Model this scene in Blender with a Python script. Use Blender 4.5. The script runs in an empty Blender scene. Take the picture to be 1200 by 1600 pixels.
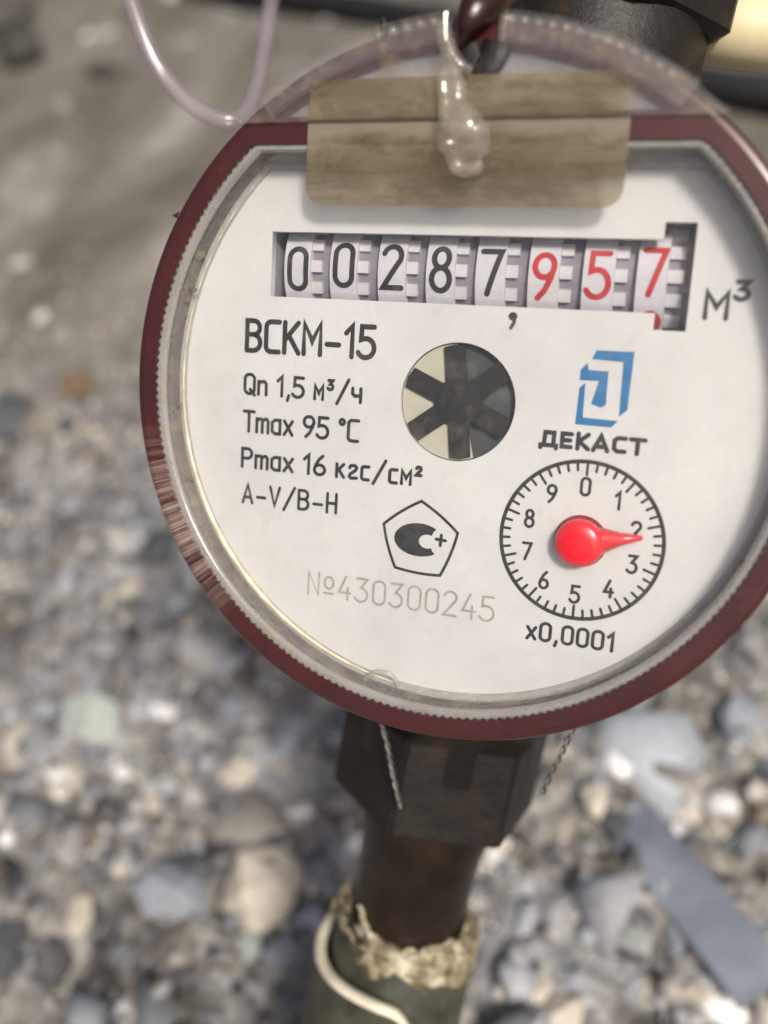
import bpy, math, random
import numpy as np
from mathutils import Matrix, Vector

random.seed(7)
RNG = np.random.default_rng(11)
SC = bpy.context.scene
COL = SC.collection
MM = 0.001

# ------------------------------------------------------------------ camera, sky, sun, exposure
# Dial frame (millimetres): x right on the dial, y up on the dial, z out of the dial.
FPX = 1424.7
CR = np.array([[0.94587, 0.05811, -0.31929], [0.11212, -0.98177, 0.15348], [-0.30455, -0.18098, -0.93514]])
CC = np.array([23.579, 5.486, 94.420])
TILT = math.radians(40)
ct, st = math.cos(TILT), math.sin(TILT)
W3 = np.array([[1, 0, 0], [0, st, -ct], [0, ct, st]])          # dial frame -> world
GROUND_Z = float((W3 @ np.array([0, -138, -45]))[2])            # ground level, mm
WORLD = Matrix([[1, 0, 0, 0], [0, st, -ct, 0], [0, ct, st, -GROUND_Z * MM], [0, 0, 0, 1]])


def U(px, py, z):
    """photo pixel -> point of the dial frame lying at height z over the dial (mm)"""
    d = CR.T @ np.array([(px - 600) / FPX, (py - 800) / FPX, 1])
    return CC + d * ((z - CC[2]) / d[2])


def G(px, py, h=0.0):
    """photo pixel -> point on the ground, world metres (h metres over it)"""
    d = W3 @ (CR.T @ np.array([(px - 600) / FPX, (py - 800) / FPX, 1]))
    c = W3 @ CC
    s = (GROUND_Z + h / MM - c[2]) / d[2]
    p = c + d * s
    return np.array([p[0] * MM, p[1] * MM, h])


cam = bpy.data.cameras.new('camera')
cam_o = bpy.data.objects.new('camera', cam)
COL.objects.link(cam_o)
SC.camera = cam_o
cam.sensor_width = 36
cam.lens = FPX / 1600 * 36
cam.clip_start = 0.004
cam.clip_end = 50
rc = CR.T @ np.diag([1, -1, -1])
cam_o.matrix_world = WORLD @ Matrix([[*rc[0], CC[0] * MM], [*rc[1], CC[1] * MM], [*rc[2], CC[2] * MM], [0, 0, 0, 1]])
cam.dof.use_dof = True
cam.dof.focus_distance = 0.099
cam.dof.aperture_fstop = 10.5

SUN_LOCAL = np.array([0.46, 0.38, 0.80])
SUN_LOCAL /= np.linalg.norm(SUN_LOCAL)
SUN_W = W3 @ SUN_LOCAL
SUN_EL = math.asin(SUN_W[2])
SUN_AZ = math.atan2(SUN_W[0], SUN_W[1])
world = bpy.data.worlds.new('World')
SC.world = world
world.use_nodes = True
wn = world.node_tree
sky = wn.nodes.new('ShaderNodeTexSky')
sky.sky_type = 'NISHITA'
sky.sun_disc = False
sky.sun_elevation = SUN_EL
sky.sun_rotation = SUN_AZ
sky.air_density = 0.6
sky.dust_density = 7.0
sky.ozone_density = 1.0
bg = wn.nodes['Background']
bg.inputs['Strength'].default_value = 0.085
wn.links.new(sky.outputs[0], bg.inputs[0])
sun = bpy.data.lights.new('sun', 'SUN')
sun.energy = 3.1
sun.angle = math.radians(10)
sun.color = (1.0, 0.945, 0.86)
sun_o = bpy.data.objects.new('sun', sun)
COL.objects.link(sun_o)
sun_o.rotation_euler = Vector(SUN_W).to_track_quat('Z', 'Y').to_euler()
sun_o.location = Vector(SUN_W) * 2
SC.view_settings.view_transform = 'Standard'
SC.view_settings.look = 'None'
SC.view_settings.gamma = 1
SC.view_settings.use_curve_mapping = False
SC.view_settings.exposure = 0.28
SC.cycles.use_denoising = True
SC.cycles.transparent_max_bounces = 24
SC.cycles.max_bounces = 10

# ------------------------------------------------------------------ materials


class NT:
    def __init__(self, name):
        self.m = bpy.data.materials.new(name)
        self.m.use_nodes = True
        self.t = self.m.node_tree
        self.b = self.t.nodes['Principled BSDF']
        self.out = self.t.nodes['Material Output']

    def n(self, typ, **kw):
        nd = self.t.nodes.new(typ)
        for k, v in kw.items():
            if hasattr(nd, k):
                setattr(nd, k, v)
            else:
                nd.inputs[k.replace('_', ' ')].default_value = v
        return nd

    def l(self, a, b):
        self.t.links.new(a, b)

    def coord(self, scale=(1, 1, 1), kind='Object'):
        tc = self.n('ShaderNodeTexCoord')
        mp = self.n('ShaderNodeMapping')
        mp.inputs['Scale'].default_value = scale
        self.l(tc.outputs[kind], mp.inputs[0])
        return mp.outputs[0]

    def noise(self, scale, detail=4, rough=.55, dist=0.0, vec=None, vscale=(1, 1, 1)):
        nz = self.n('ShaderNodeTexNoise')
        nz.inputs['Scale'].default_value = scale
        nz.inputs['Detail'].default_value = detail
        nz.inputs['Roughness'].default_value = rough
        nz.inputs['Distortion'].default_value = dist
        self.l(vec if vec is not None else self.coord(vscale), nz.inputs['Vector'])
        return nz.outputs['Fac']

    def ramp(self, fac, stops):
        r = self.n('ShaderNodeValToRGB')
        e = r.color_ramp.elements
        while len(e) < len(stops):
            e.new(.5)
        for el, (p, c) in zip(e, stops):
            el.position = p
            el.color = (*c, 1) if len(c) == 3 else c
        self.l(fac, r.inputs[0])
        return r.outputs[0]

    def mix(self, fac, a, b):
        x = self.n('ShaderNodeMix', data_type='RGBA')
        if isinstance(fac, float):
            x.inputs[0].default_value = fac
        else:
            self.l(fac, x.inputs[0])
        for v, i in ((a, 6), (b, 7)):
            if isinstance(v, tuple):
                x.inputs[i].default_value = (*v, 1)
            else:
                self.l(v, x.inputs[i])
        return x.outputs[2]

    def bump(self, h, strength, dist=.0002):
        bp = self.n('ShaderNodeBump')
        bp.inputs['Strength'].default_value = strength
        bp.inputs['Distance'].default_value = dist
        self.l(h, bp.inputs['Height'])
        self.l(bp.outputs[0], self.b.inputs['Normal'])
        return bp.outputs[0]


def g3(v):
    return (v, v, v)


def plain(name, c, rough=.5, var=.12, scale=300, bump=0.0, metal=0.0, coat=0.0, vscale=(1, 1, 1)):
    t = NT(name)
    nz = t.noise(scale, 5, .6, vscale=vscale)
    lo = tuple(x * (1 - var) for x in c)
    hi = tuple(min(1, x * (1 + var)) for x in c)
    t.l(t.ramp(nz, [(.3, lo), (.7, hi)]), t.b.inputs['Base Color'])
    t.b.inputs['Roughness'].default_value = rough
    t.b.inputs['Metallic'].default_value = metal
    t.b.inputs['Coat Weight'].default_value = coat
    if bump:
        t.bump(nz, bump)
    return t.m


def clear(name, tint=(1, 1, 1), haze=0.1, haze_col=(.75, .74, .73), rough=.08, ior=1.49, dirt=0.0, dirt_col=(.35, .27, .16), bump=0.0, hscale=260):
    """thin clear plastic: see-through, a little milky, glossy at grazing angles"""
    t = NT(name)
    tr = t.n('ShaderNodeBsdfTransparent')
    tr.inputs[0].default_value = (*tint, 1)
    df = t.n('ShaderNodeBsdfDiffuse')
    tl = t.n('ShaderNodeBsdfTranslucent')
    df.inputs[0].default_value = (*haze_col, 1)
    tl.inputs[0].default_value = (*haze_col, 1)
    md = t.n('ShaderNodeMixShader')
    md.inputs[0].default_value = .45
    t.l(df.outputs[0], md.inputs[1])
    t.l(tl.outputs[0], md.inputs[2])
    nz = t.noise(hscale, 6, .65, .6)
    hz = t.n('ShaderNodeMapRange')
    hz.inputs['To Min'].default_value = haze * .5
    hz.inputs['To Max'].default_value = min(1, haze * 1.6)
    t.l(nz, hz.inputs['Value'])
    m1 = t.n('ShaderNodeMixShader')
    t.l(hz.outputs[0], m1.inputs[0])
    t.l(tr.outputs[0], m1.inputs[1])
    t.l(md.outputs[0], m1.inputs[2])
    last = m1
    if dirt:
        dd = t.n('ShaderNodeBsdfDiffuse')
        dd.inputs[0].default_value = (*dirt_col, 1)
        nd = t.noise(420, 8, .7)
        mr = t.n('ShaderNodeMapRange')
        mr.inputs['From Min'].default_value = .5
        mr.inputs['From Max'].default_value = .8
        mr.inputs['To Max'].default_value = dirt
        t.l(nd, mr.inputs['Value'])
        m3 = t.n('ShaderNodeMixShader')
        t.l(mr.outputs[0], m3.inputs[0])
        t.l(last.outputs[0], m3.inputs[1])
        t.l(dd.outputs[0], m3.inputs[2])
        last = m3
    gl = t.n('ShaderNodeBsdfGlossy')
    gl.inputs['Roughness'].default_value = rough
    lw = t.n('ShaderNodeLayerWeight')                  # Schlick: same on both faces of the sheet
    lw.inputs['Blend'].default_value = .5
    pw = t.n('ShaderNodeMath', operation='POWER')
    pw.inputs[1].default_value = 5
    t.l(lw.outputs['Facing'], pw.inputs[0])
    f0 = ((ior - 1) / (ior + 1)) ** 2
    fr = t.n('ShaderNodeMath', operation='MULTIPLY_ADD')
    fr.inputs[1].default_value = (1 - f0) * .8
    fr.inputs[2].default_value = f0
    t.l(pw.outputs[0], fr.inputs[0])
    if bump:
        bp = t.n('ShaderNodeBump')
        bp.inputs['Strength'].default_value = bump
        bp.inputs['Distance'].default_value = .0004
        t.l(t.noise(500, 4, .6), bp.inputs['Height'])
        t.l(bp.outputs[0], gl.inputs['Normal'])
        t.l(bp.outputs[0], lw.inputs['Normal'])
    m2 = t.n('ShaderNodeMixShader')
    t.l(fr.outputs[0], m2.inputs[0])
    t.l(last.outputs[0], m2.inputs[1])
    t.l(gl.outputs[0], m2.inputs[2])
    t.l(m2.outputs[0], t.out.inputs['Surface'])
    return t.m


def mat_maroon():
    t = NT('maroon_plastic')
    tc = t.n('ShaderNodeTexCoord')
    gr = t.n('ShaderNodeTexGradient', gradient_type='RADIAL')
    t.l(tc.outputs['Object'], gr.inputs[0])            # angle about the dial axis, 0..1
    cx = t.n('ShaderNodeCombineXYZ')
    ml = t.n('ShaderNodeMath', operation='MULTIPLY')
    ml.inputs[1].default_value = 520
    t.l(gr.outputs['Fac'], ml.inputs[0])
    t.l(ml.outputs[0], cx.inputs[0])
    st_ = t.n('ShaderNodeTexNoise')
    st_.inputs['Scale'].default_value = 1.0
    st_.inputs['Detail'].default_value = 5
    st_.inputs['Roughness'].default_value = .7
    sep = t.n('ShaderNodeSeparateXYZ')
    t.l(tc.outputs['Object'], sep.inputs[0])
    ln = t.n('ShaderNodeVectorMath', operation='LENGTH')
    t.l(tc.outputs['Object'], ln.inputs[0])
    mr_ = t.n('ShaderNodeMath', operation='MULTIPLY')
    mr_.inputs[1].default_value = 45
    t.l(ln.outputs['Value'], mr_.inputs[0])
    t.l(mr_.outputs[0], cx.inputs[1])
    t.l(cx.outputs[0], st_.inputs['Vector'])
    # pale radial streaks painting glints off fine grooves, centred on one angle
    cmp_ = t.n('ShaderNodeMath', operation='SUBTRACT')
    cmp_.inputs[1].default_value = 0.078
    t.l(gr.outputs['Fac'], cmp_.inputs[0])
    ab = t.n('ShaderNodeMath', operation='ABSOLUTE')
    t.l(cmp_.outputs[0], ab.inputs[0])
    mrr = t.n('ShaderNodeMapRange')
    mrr.inputs['From Min'].default_value = .012
    mrr.inputs['From Max'].default_value = .055
    mrr.inputs['To Min'].default_value = 1
    mrr.inputs['To Max'].default_value = 0
    t.l(ab.outputs[0], mrr.inputs['Value'])
    glints = t.ramp(st_.outputs['Fac'], [(.42, g3(0)), (.62, g3(1))])
    mu = t.n('ShaderNodeMath', operation='MULTIPLY')
    t.l(glints, mu.inputs[0])
    t.l(mrr.outputs[0], mu.inputs[1])
    mu2 = t.n('ShaderNodeMath', operation='MULTIPLY')
    mu2.inputs[1].default_value = .75
    t.l(mu.outputs[0], mu2.inputs[0])
    base = t.ramp(t.noise(140, 5, .6), [(.3, (.036, .0078, .0072)), (.7, (.060, .0125, .011))])
    dust = t.ramp(t.noise(900, 8, .75), [(.60, g3(0)), (.78, g3(.5))])
    c1 = t.mix(dust, base, (.22, .14, .115))
    c2 = t.mix(mu2.outputs[0], c1, (.42, .33, .28))
    t.l(c2, t.b.inputs['Base Color'])
    t.b.inputs['Roughness'].default_value = .28
    t.b.inputs['Coat Weight'].default_value = .5
    t.b.inputs['Coat Roughness'].default_value = .12
    t.bump(t.noise(700, 4, .6), .12, .0001)
    return t.m


def mat_sticker():
    t = NT('aged_sticker_paper')
    v = t.coord((45, 620, 60))
    a = t.noise(1.0, 7, .75, .2, vec=v)
    v2 = t.coord((60, 90, 60))
    b = t.noise(1.6, 6, .7, .6, vec=v2)
    base = t.ramp(b, [(.30, (.15, .108, .055)), (.5, (.245, .195, .115)), (.72, (.33, .28, .18))])
    streak = t.ramp(a, [(.48, g3(0)), (.70, g3(.8))])
    c = t.mix(streak, base, (.10, .065, .03))
    blot = t.ramp(t.noise(420, 7, .75, vscale=(.5, 1, 1)), [(.52, g3(0)), (.68, g3(.75))])
    c = t.mix(blot, c, (.12, .085, .045))
    # clean cream strip just below the crease
    sp = t.n('ShaderNodeSeparateXYZ')
    tc = t.n('ShaderNodeTexCoord')
    t.l(tc.outputs['Object'], sp.inputs[0])
    ad = t.n('ShaderNodeMath', operation='MULTIPLY_ADD')
    ad.inputs[1].default_value = .0042
    t.l(b, ad.inputs[0])
    t.l(sp.outputs['Y'], ad.inputs[2])
    band = t.ramp(ad.outputs[0], [(0.0, g3(0)), (1.0, g3(0))])
    mr = t.n('ShaderNodeMapRange')
    mr.inputs['From Min'].default_value = .0270
    mr.inputs['From Max'].default_value = .0284
    t.l(ad.outputs[0], mr.inputs['Value'])
    mr2 = t.n('ShaderNodeMapRange')
    mr2.inputs['From Min'].default_value = .02705
    mr2.inputs['From Max'].default_value = .0272
    mr2.inputs['To Min'].default_value = .75
    mr2.inputs['To Max'].default_value = 0
    t.l(sp.outputs['Y'], mr2.inputs['Value'])
    mm = t.n('ShaderNodeMath', operation='MULTIPLY')
    mr.inputs['To Max'].default_value = .8
    t.l(mr.outputs[0], mm.inputs[0])
    t.l(mr2.outputs[0], mm.inputs[1])
    c = t.mix(mm.outputs[0], c, (.46, .42, .33))
    t.l(c, t.b.inputs['Base Color'])
    t.b.inputs['Roughness'].default_value = .55
    t.bump(b, .2, .0002)
    tl = t.n('ShaderNodeBsdfTranslucent')
    t.l(c, tl.inputs[0])
    tr = t.n('ShaderNodeBsdfTransparent')
    m1, m2 = t.n('ShaderNodeMixShader'), t.n('ShaderNodeMixShader')
    m1.inputs[0].default_value = .40
    m2.inputs[0].default_value = .24
    t.l(t.b.outputs[0], m1.inputs[1])
    t.l(tl.outputs[0], m1.inputs[2])
    t.l(m1.outputs[0], m2.inputs[1])
    t.l(tr.outputs[0], m2.inputs[2])
    t.l(m2.outputs[0], t.out.inputs['Surface'])
    return t.m


def mat_iron():
    t = NT('corroded_dark_metal')
    a = t.noise(90, 8, .65)
    b = t.noise(300, 6, .7)
    c = t.ramp(a, [(.3, (.003, .0022, .0014)), (.5, (.008, .0058, .0036)), (.68, (.020, .019, .012))])
    rust = t.ramp(t.noise(240, 8, .75), [(.56, g3(0)), (.72, g3(.7))])
    c = t.mix(rust, c, (.040, .014, .005))
    sp = t.ramp(t.noise(800, 6, .7), [(.64, g3(0)), (.76, g3(.6))])
    c = t.mix(sp, c, (.09, .095, .075))
    t.l(c, t.b.inputs['Base Color'])
    t.b.inputs['Roughness'].default_value = .5
    t.b.inputs['Specular IOR Level'].default_value = .4
    t.bump(b, .5, .0005)
    return t.m


def mat_tape():
    t = NT('dirty_cream_sealant')
    a = t.noise(260, 7, .7)
    c = t.ramp(a, [(.36, (.035, .022, .010)), (.47, (.20, .16, .09)), (.58, (.46, .41, .29)), (.75, (.62, .58, .46))])
    t.l(c, t.b.inputs['Base Color'])
    t.b.inputs['Roughness'].default_value = .4
    t.bump(a, .8, .0006)
    return t.m


def mat_ground():
    t = NT('gravelly_soil')
    a = t.noise(9, 6, .6)
    b = t.noise(120, 7, .65)
    d = t.noise(520, 6, .7)
    c1 = t.ramp(b, [(.34, (.05, .045, .038)), (.5, (.22, .20, .17)), (.66, (.46, .43, .38))])
    c2 = t.ramp(b, [(.34, (.05, .051, .054)), (.5, (.21, .212, .22)), (.66, (.44, .445, .455))])
    f = t.ramp(a, [(.40, g3(0)), (.60, g3(1))])
    c = t.mix(f, c1, c2)
    c = t.mix(t.ramp(d, [(.35, g3(.55)), (.6, g3(0))]), c, (.07, .06, .05))
    c = t.mix(t.ramp(t.noise(34, 5, .6, .5), [(.34, g3(.85)), (.47, g3(0))]), c, (.045, .038, .028))
    # smoother grey-brown soil further back, with long dark smears
    sm = t.noise(10.0, 4, .5, .2, vscale=(1.7, .65, 1))
    soil = t.ramp(sm, [(.30, (.04, .036, .028)), (.42, (.12, .108, .087)), (.56, (.18, .166, .142)), (.70, (.34, .325, .295))])
    soil = t.mix(t.ramp(t.noise(45, 6, .65), [(.35, g3(.45)), (.55, g3(0))]), soil, (.075, .066, .052))
    tc = t.n('ShaderNodeTexCoord')
    sp = t.n('ShaderNodeSeparateXYZ')
    t.l(tc.outputs['Object'], sp.inputs[0])
    wob = t.n('ShaderNodeMath', operation='MULTIPLY_ADD')
    wob.inputs[1].default_value = .08
    t.l(a, wob.inputs[0])
    t.l(sp.outputs['Y'], wob.inputs[2])
    fr = t.n('ShaderNodeMapRange')
    fr.inputs['From Min'].default_value = .13
    fr.inputs['From Max'].default_value = .22
    t.l(wob.outputs[0], fr.inputs['Value'])
    c = t.mix(fr.outputs[0], c, soil)
    t.l(c, t.b.inputs['Base Color'])
    t.b.inputs['Roughness'].default_value = .85
    t.bump(d, .6, .001)
    return t.m


def mat_stone(name, gloss):
    t = NT(name)
    at = t.n('ShaderNodeAttribute', attribute_name='tint')
    nz = t.noise(700, 6, .7)
    v = t.ramp(nz, [(.3, g3(.62)), (.7, g3(1.2))])
    mx = t.n('ShaderNodeMix', data_type='RGBA', blend_type='MULTIPLY')
    mx.inputs[0].default_value = 1
    t.l(at.outputs['Color'], mx.inputs[6])
    t.l(v, mx.inputs[7])
    t.l(mx.outputs[2], t.b.inputs['Base Color'])
    t.b.inputs['Roughness'].default_value = gloss
    t.bump(nz, .4, .0006)
    return t.m


MAT = dict(
    maroon=mat_maroon(),
    dial=plain('dial_white_plastic', (.55, .548, .542), .42, .09, 55),
    ink=plain('black_print', (.014, .014, .014), .5, .2, 900),
    faint=plain('faint_grey_print', (.30, .29, .265), .5, .25, 900),
    blue=plain('blue_print', (.008, .13, .32), .5, .1, 600),
    red_ink=plain('red_print', (.40, .010, .016), .5, .15, 900),
    red=plain('red_plastic', (.66, .012, .022), .30, .05, 300, coat=.3),
    redshade=plain('shaded_red_plastic', (.20, .012, .014), .5, .1, 300),
    drum=plain('drum_white_plastic', (.50, .49, .525), .45, .06, 500),
    tooth=plain('gear_tooth_plastic', (.52, .505, .525), .45, .08, 500),
    groove=plain('drum_groove_plastic', (.20, .185, .225), .5, .15, 500),
    box=plain('counter_chamber_plastic', (.30, .285, .33), .5, .1, 300),
    star=plain('impeller_black_plastic', (.006, .0065, .005), .75, .3, 400),
    cream=plain('impeller_cream_plastic', (.42, .405, .32), .45, .05, 300),
    darkgrey=plain('impeller_grey_plastic', (.042, .047, .047), .6, .2, 250),
    cover=clear('clear_cover_plastic', (.99, .99, .985), .010, (.8, .79, .77), .04, 1.45, hscale=45, dirt=.07, dirt_col=(.55, .50, .42)),
    wall=clear('frosted_clear_plastic', (.96, .95, .94), .34, (.62, .61, .59), .16, 1.5, dirt=.5, bump=.15),
    hinge=clear('milky_clear_plastic', (.975, .97, .97), .045, (.74, .73, .72), .06, 1.5, dirt=.35, bump=.2),
    tab=clear('cloudy_clear_plastic', (.98, .965, .93), .12, (.80, .76, .69), .08, 1.58, dirt=.25, bump=.35),
    pocket=plain('grey_plastic', (.50, .49, .46), .5, .12, 150),
    sticker=mat_sticker(),
    glue=plain('yellowed_glue', (.74, .67, .48), .4, .35, 500, bump=.8),
    dirt=plain('brown_dirt', (.16, .125, .075), .8, .3, 600),
    iron=mat_iron(),
    rusty=plain('wet_rusty_steel', (.011, .006, .003), .34, .85, 130, bump=.5),
    resin=plain('red_brown_resin', (.022, .005, .0025), .3, .8, 600, bump=1.0, coat=.15),
    loop=clear('clear_vinyl', (.90, .86, .87), .28, (.60, .54, .58), .10, 1.5),
    wire=plain('grey_twisted_wire', (.16, .15, .13), .45, .4, 900, metal=.7),
    olive=plain('olive_plastic', (.046, .048, .031), .45, .5, 200, bump=.2),
    creamrim=plain('cream_cut_plastic', (.66, .61, .47), .55, .2, 350, bump=.3),
    tape=mat_tape(),
    strip=plain('blue_grey_painted_metal', (.155, .175, .21), .34, .4, 60, bump=.15),
    hose=plain('black_rubber', (.010, .010, .010), .65, .3, 200, bump=.2),
    yellow=plain('cream_yellow_plastic', (.62, .53, .32), .5, .15, 120, bump=.2),
    ground=mat_ground(),
    stone=mat_stone('stone', .62),
    glossstone=mat_stone('smooth_stone', .16),
)

# ------------------------------------------------------------------ mesh helpers (coordinates in mm unless said otherwise)


def link(name, me, mat, parent=None, smooth=False):
    o = bpy.data.objects.new(name, me)
    COL.objects.link(o)
    if mat is not None:
        me.materials.clear()
        me.materials.append(mat)
    if smooth:
        me.shade_smooth()
    if parent is not None:
        o.parent = parent
    return o


def mesh(name, V, F, mat, parent=None, smooth=False, unit=MM):
    me = bpy.data.meshes.new(name)
    me.from_pydata([tuple(float(c) * unit for c in v) for v in V], [], F)
    me.validate()
    me.update()
    return link(name, me, mat, parent, smooth)


def edge_split(o, deg=35):
    m = o.modifiers.new('edges', 'EDGE_SPLIT')
    m.split_angle = math.radians(deg)
    return o


def fill(name, loops, z0, z1, mat, parent=None, bev=0.0):
    """flat plate with holes between z0 and z1"""
    cu = bpy.data.curves.new(name, 'CURVE')
    cu.dimensions = '2D'
    cu.fill_mode = 'BOTH'
    cu.extrude = (z1 - z0) / 2 * MM
    if bev:
        cu.bevel_depth = bev * MM
        cu.bevel_resolution = 1
        cu.offset = -bev * MM
        cu.extrude = max(1e-6, (z1 - z0) / 2 * MM - bev * MM)
    for L in loops:
        s = cu.splines.new('POLY')
        s.points.add(len(L) - 1)
        for p, (x, y) in zip(s.points, L):
            p.co = (x * MM, y * MM, 0, 1)
        s.use_cyclic_u = True
    tmp = bpy.data.objects.new('tmp', cu)
    COL.objects.link(tmp)
    bpy.context.view_layer.update()
    me = bpy.data.meshes.new_from_object(tmp)
    me.name = name
    bpy.data.objects.remove(tmp)
    bpy.data.curves.remove(cu)
    me.transform(Matrix.Translation((0, 0, (z0 + z1) / 2 * MM)))
    return link(name, me, mat, parent)


def circ(r, n=96, c=(0, 0), a0=0.0, a1=360.0, end=False):
    k = n + 1 if end else n
    return [(c[0] + r * math.cos(math.radians(a0 + (a1 - a0) * i / n)), c[1] + r * math.sin(math.radians(a0 + (a1 - a0) * i / n))) for i in range(k)]


def lathe(name, prof, mat, parent=None, n=96, frame=None, smooth=True, wob=None, close=False):
    """prof = [(radius, height)], turned about local z, or about frame=(origin, axis, side)"""
    V, F = [], []
    if frame is None:
        o, ax, s1 = np.zeros(3), np.array([0, 0, 1.]), np.array([1., 0, 0])
    else:
        o, ax, s1 = frame
    s2 = np.cross(ax, s1)
    for (r, h) in prof:
        for i in range(n):
            a = 2 * math.pi * i / n
            rr, hh = (r, h) if wob is None else wob(r, h, a)
            V.append(o + ax * hh + (s1 * math.cos(a) + s2 * math.sin(a)) * rr)
    m = len(prof)
    for j in range(m if close else m - 1):
        j2 = (j + 1) % m
        for i in range(n):
            k = (i + 1) % n
            F.append((j * n + i, j * n + k, j2 * n + k, j2 * n + i))
    return mesh(name, V, F, mat, parent, smooth)


def tube_data(P, R, n=10, flat=1.0, flat_dir=None, cap=True):
    P = [np.array(p, float) for p in P]
    V, F = [], []
    up = np.array([0.31, 0.2, 0.93]) if flat_dir is None else np.array(flat_dir, float)
    for i, p in enumerate(P):
        t = P[min(i + 1, len(P) - 1)] - P[max(i - 1, 0)]
        t = t / (np.linalg.norm(t) + 1e-12)
        a = np.cross(t, up)
        a /= np.linalg.norm(a) + 1e-12
        b = np.cross(a, t)
        r = R if np.isscalar(R) else R[i]
        for k in range(n):
            th = 2 * math.pi * k / n
            V.append(p + a * r * math.cos(th) + b * r * flat * math.sin(th))
    for i in range(len(P) - 1):
        for k in range(n):
            F.append((i * n + k, i * n + (k + 1) % n, (i + 1) * n + (k + 1) % n, (i + 1) * n + k))
    if cap:
        F.append(tuple(range(n))[::-1])
        F.append(tuple((len(P) - 1) * n + k for k in range(n)))
    return V, F


def smooth_path(P, R=None, k=6):
    P = [np.array(p, float) for p in P]
    out, ro = [], []
    for i in range(len(P) - 1):
        p0, p1, p2, p3 = P[max(i - 1, 0)], P[i], P[i + 1], P[min(i + 2, len(P) - 1)]
        for j in range(k):
            t = j / k
            out.append(.5 * ((2 * p1) + (-p0 + p2) * t + (2 * p0 - 5 * p1 + 4 * p2 - p3) * t * t + (-p0 + 3 * p1 - 3 * p2 + p3) * t ** 3))
            if R is not None:
                ro.append(R[i] * (1 - t) + R[i + 1] * t)
    out.append(P[-1])
    if R is not None:
        ro.append(R[-1])
        return out, ro
    return out


def tube(name, P, R, mat, parent=None, n=12, flat=1.0, flat_dir=None, unit=MM):
    V, F = tube_data(P, R, n, flat, flat_dir)
    return mesh(name, V, F, mat, parent, True, unit)


def join(parts):
    V, F = [], []
    for v, f in parts:
        b = len(V)
        V += list(v)
        F += [tuple(i + b for i in q) for q in f]
    return V, F


# ------------------------------------------------------------------ stroke lettering


def arc(cx, cy, rx, ry, a0, a1, n=14):
    return [(cx + rx * math.cos(math.radians(a0 + (a1 - a0) * i / n)), cy + ry * math.sin(math.radians(a0 + (a1 - a0) * i / n))) for i in range(n + 1)]


def sc(g, k, dy=0.0, dx=0.0):
    return [[(x * k + dx, y * k + dy) for x, y in p] for p in g]


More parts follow.
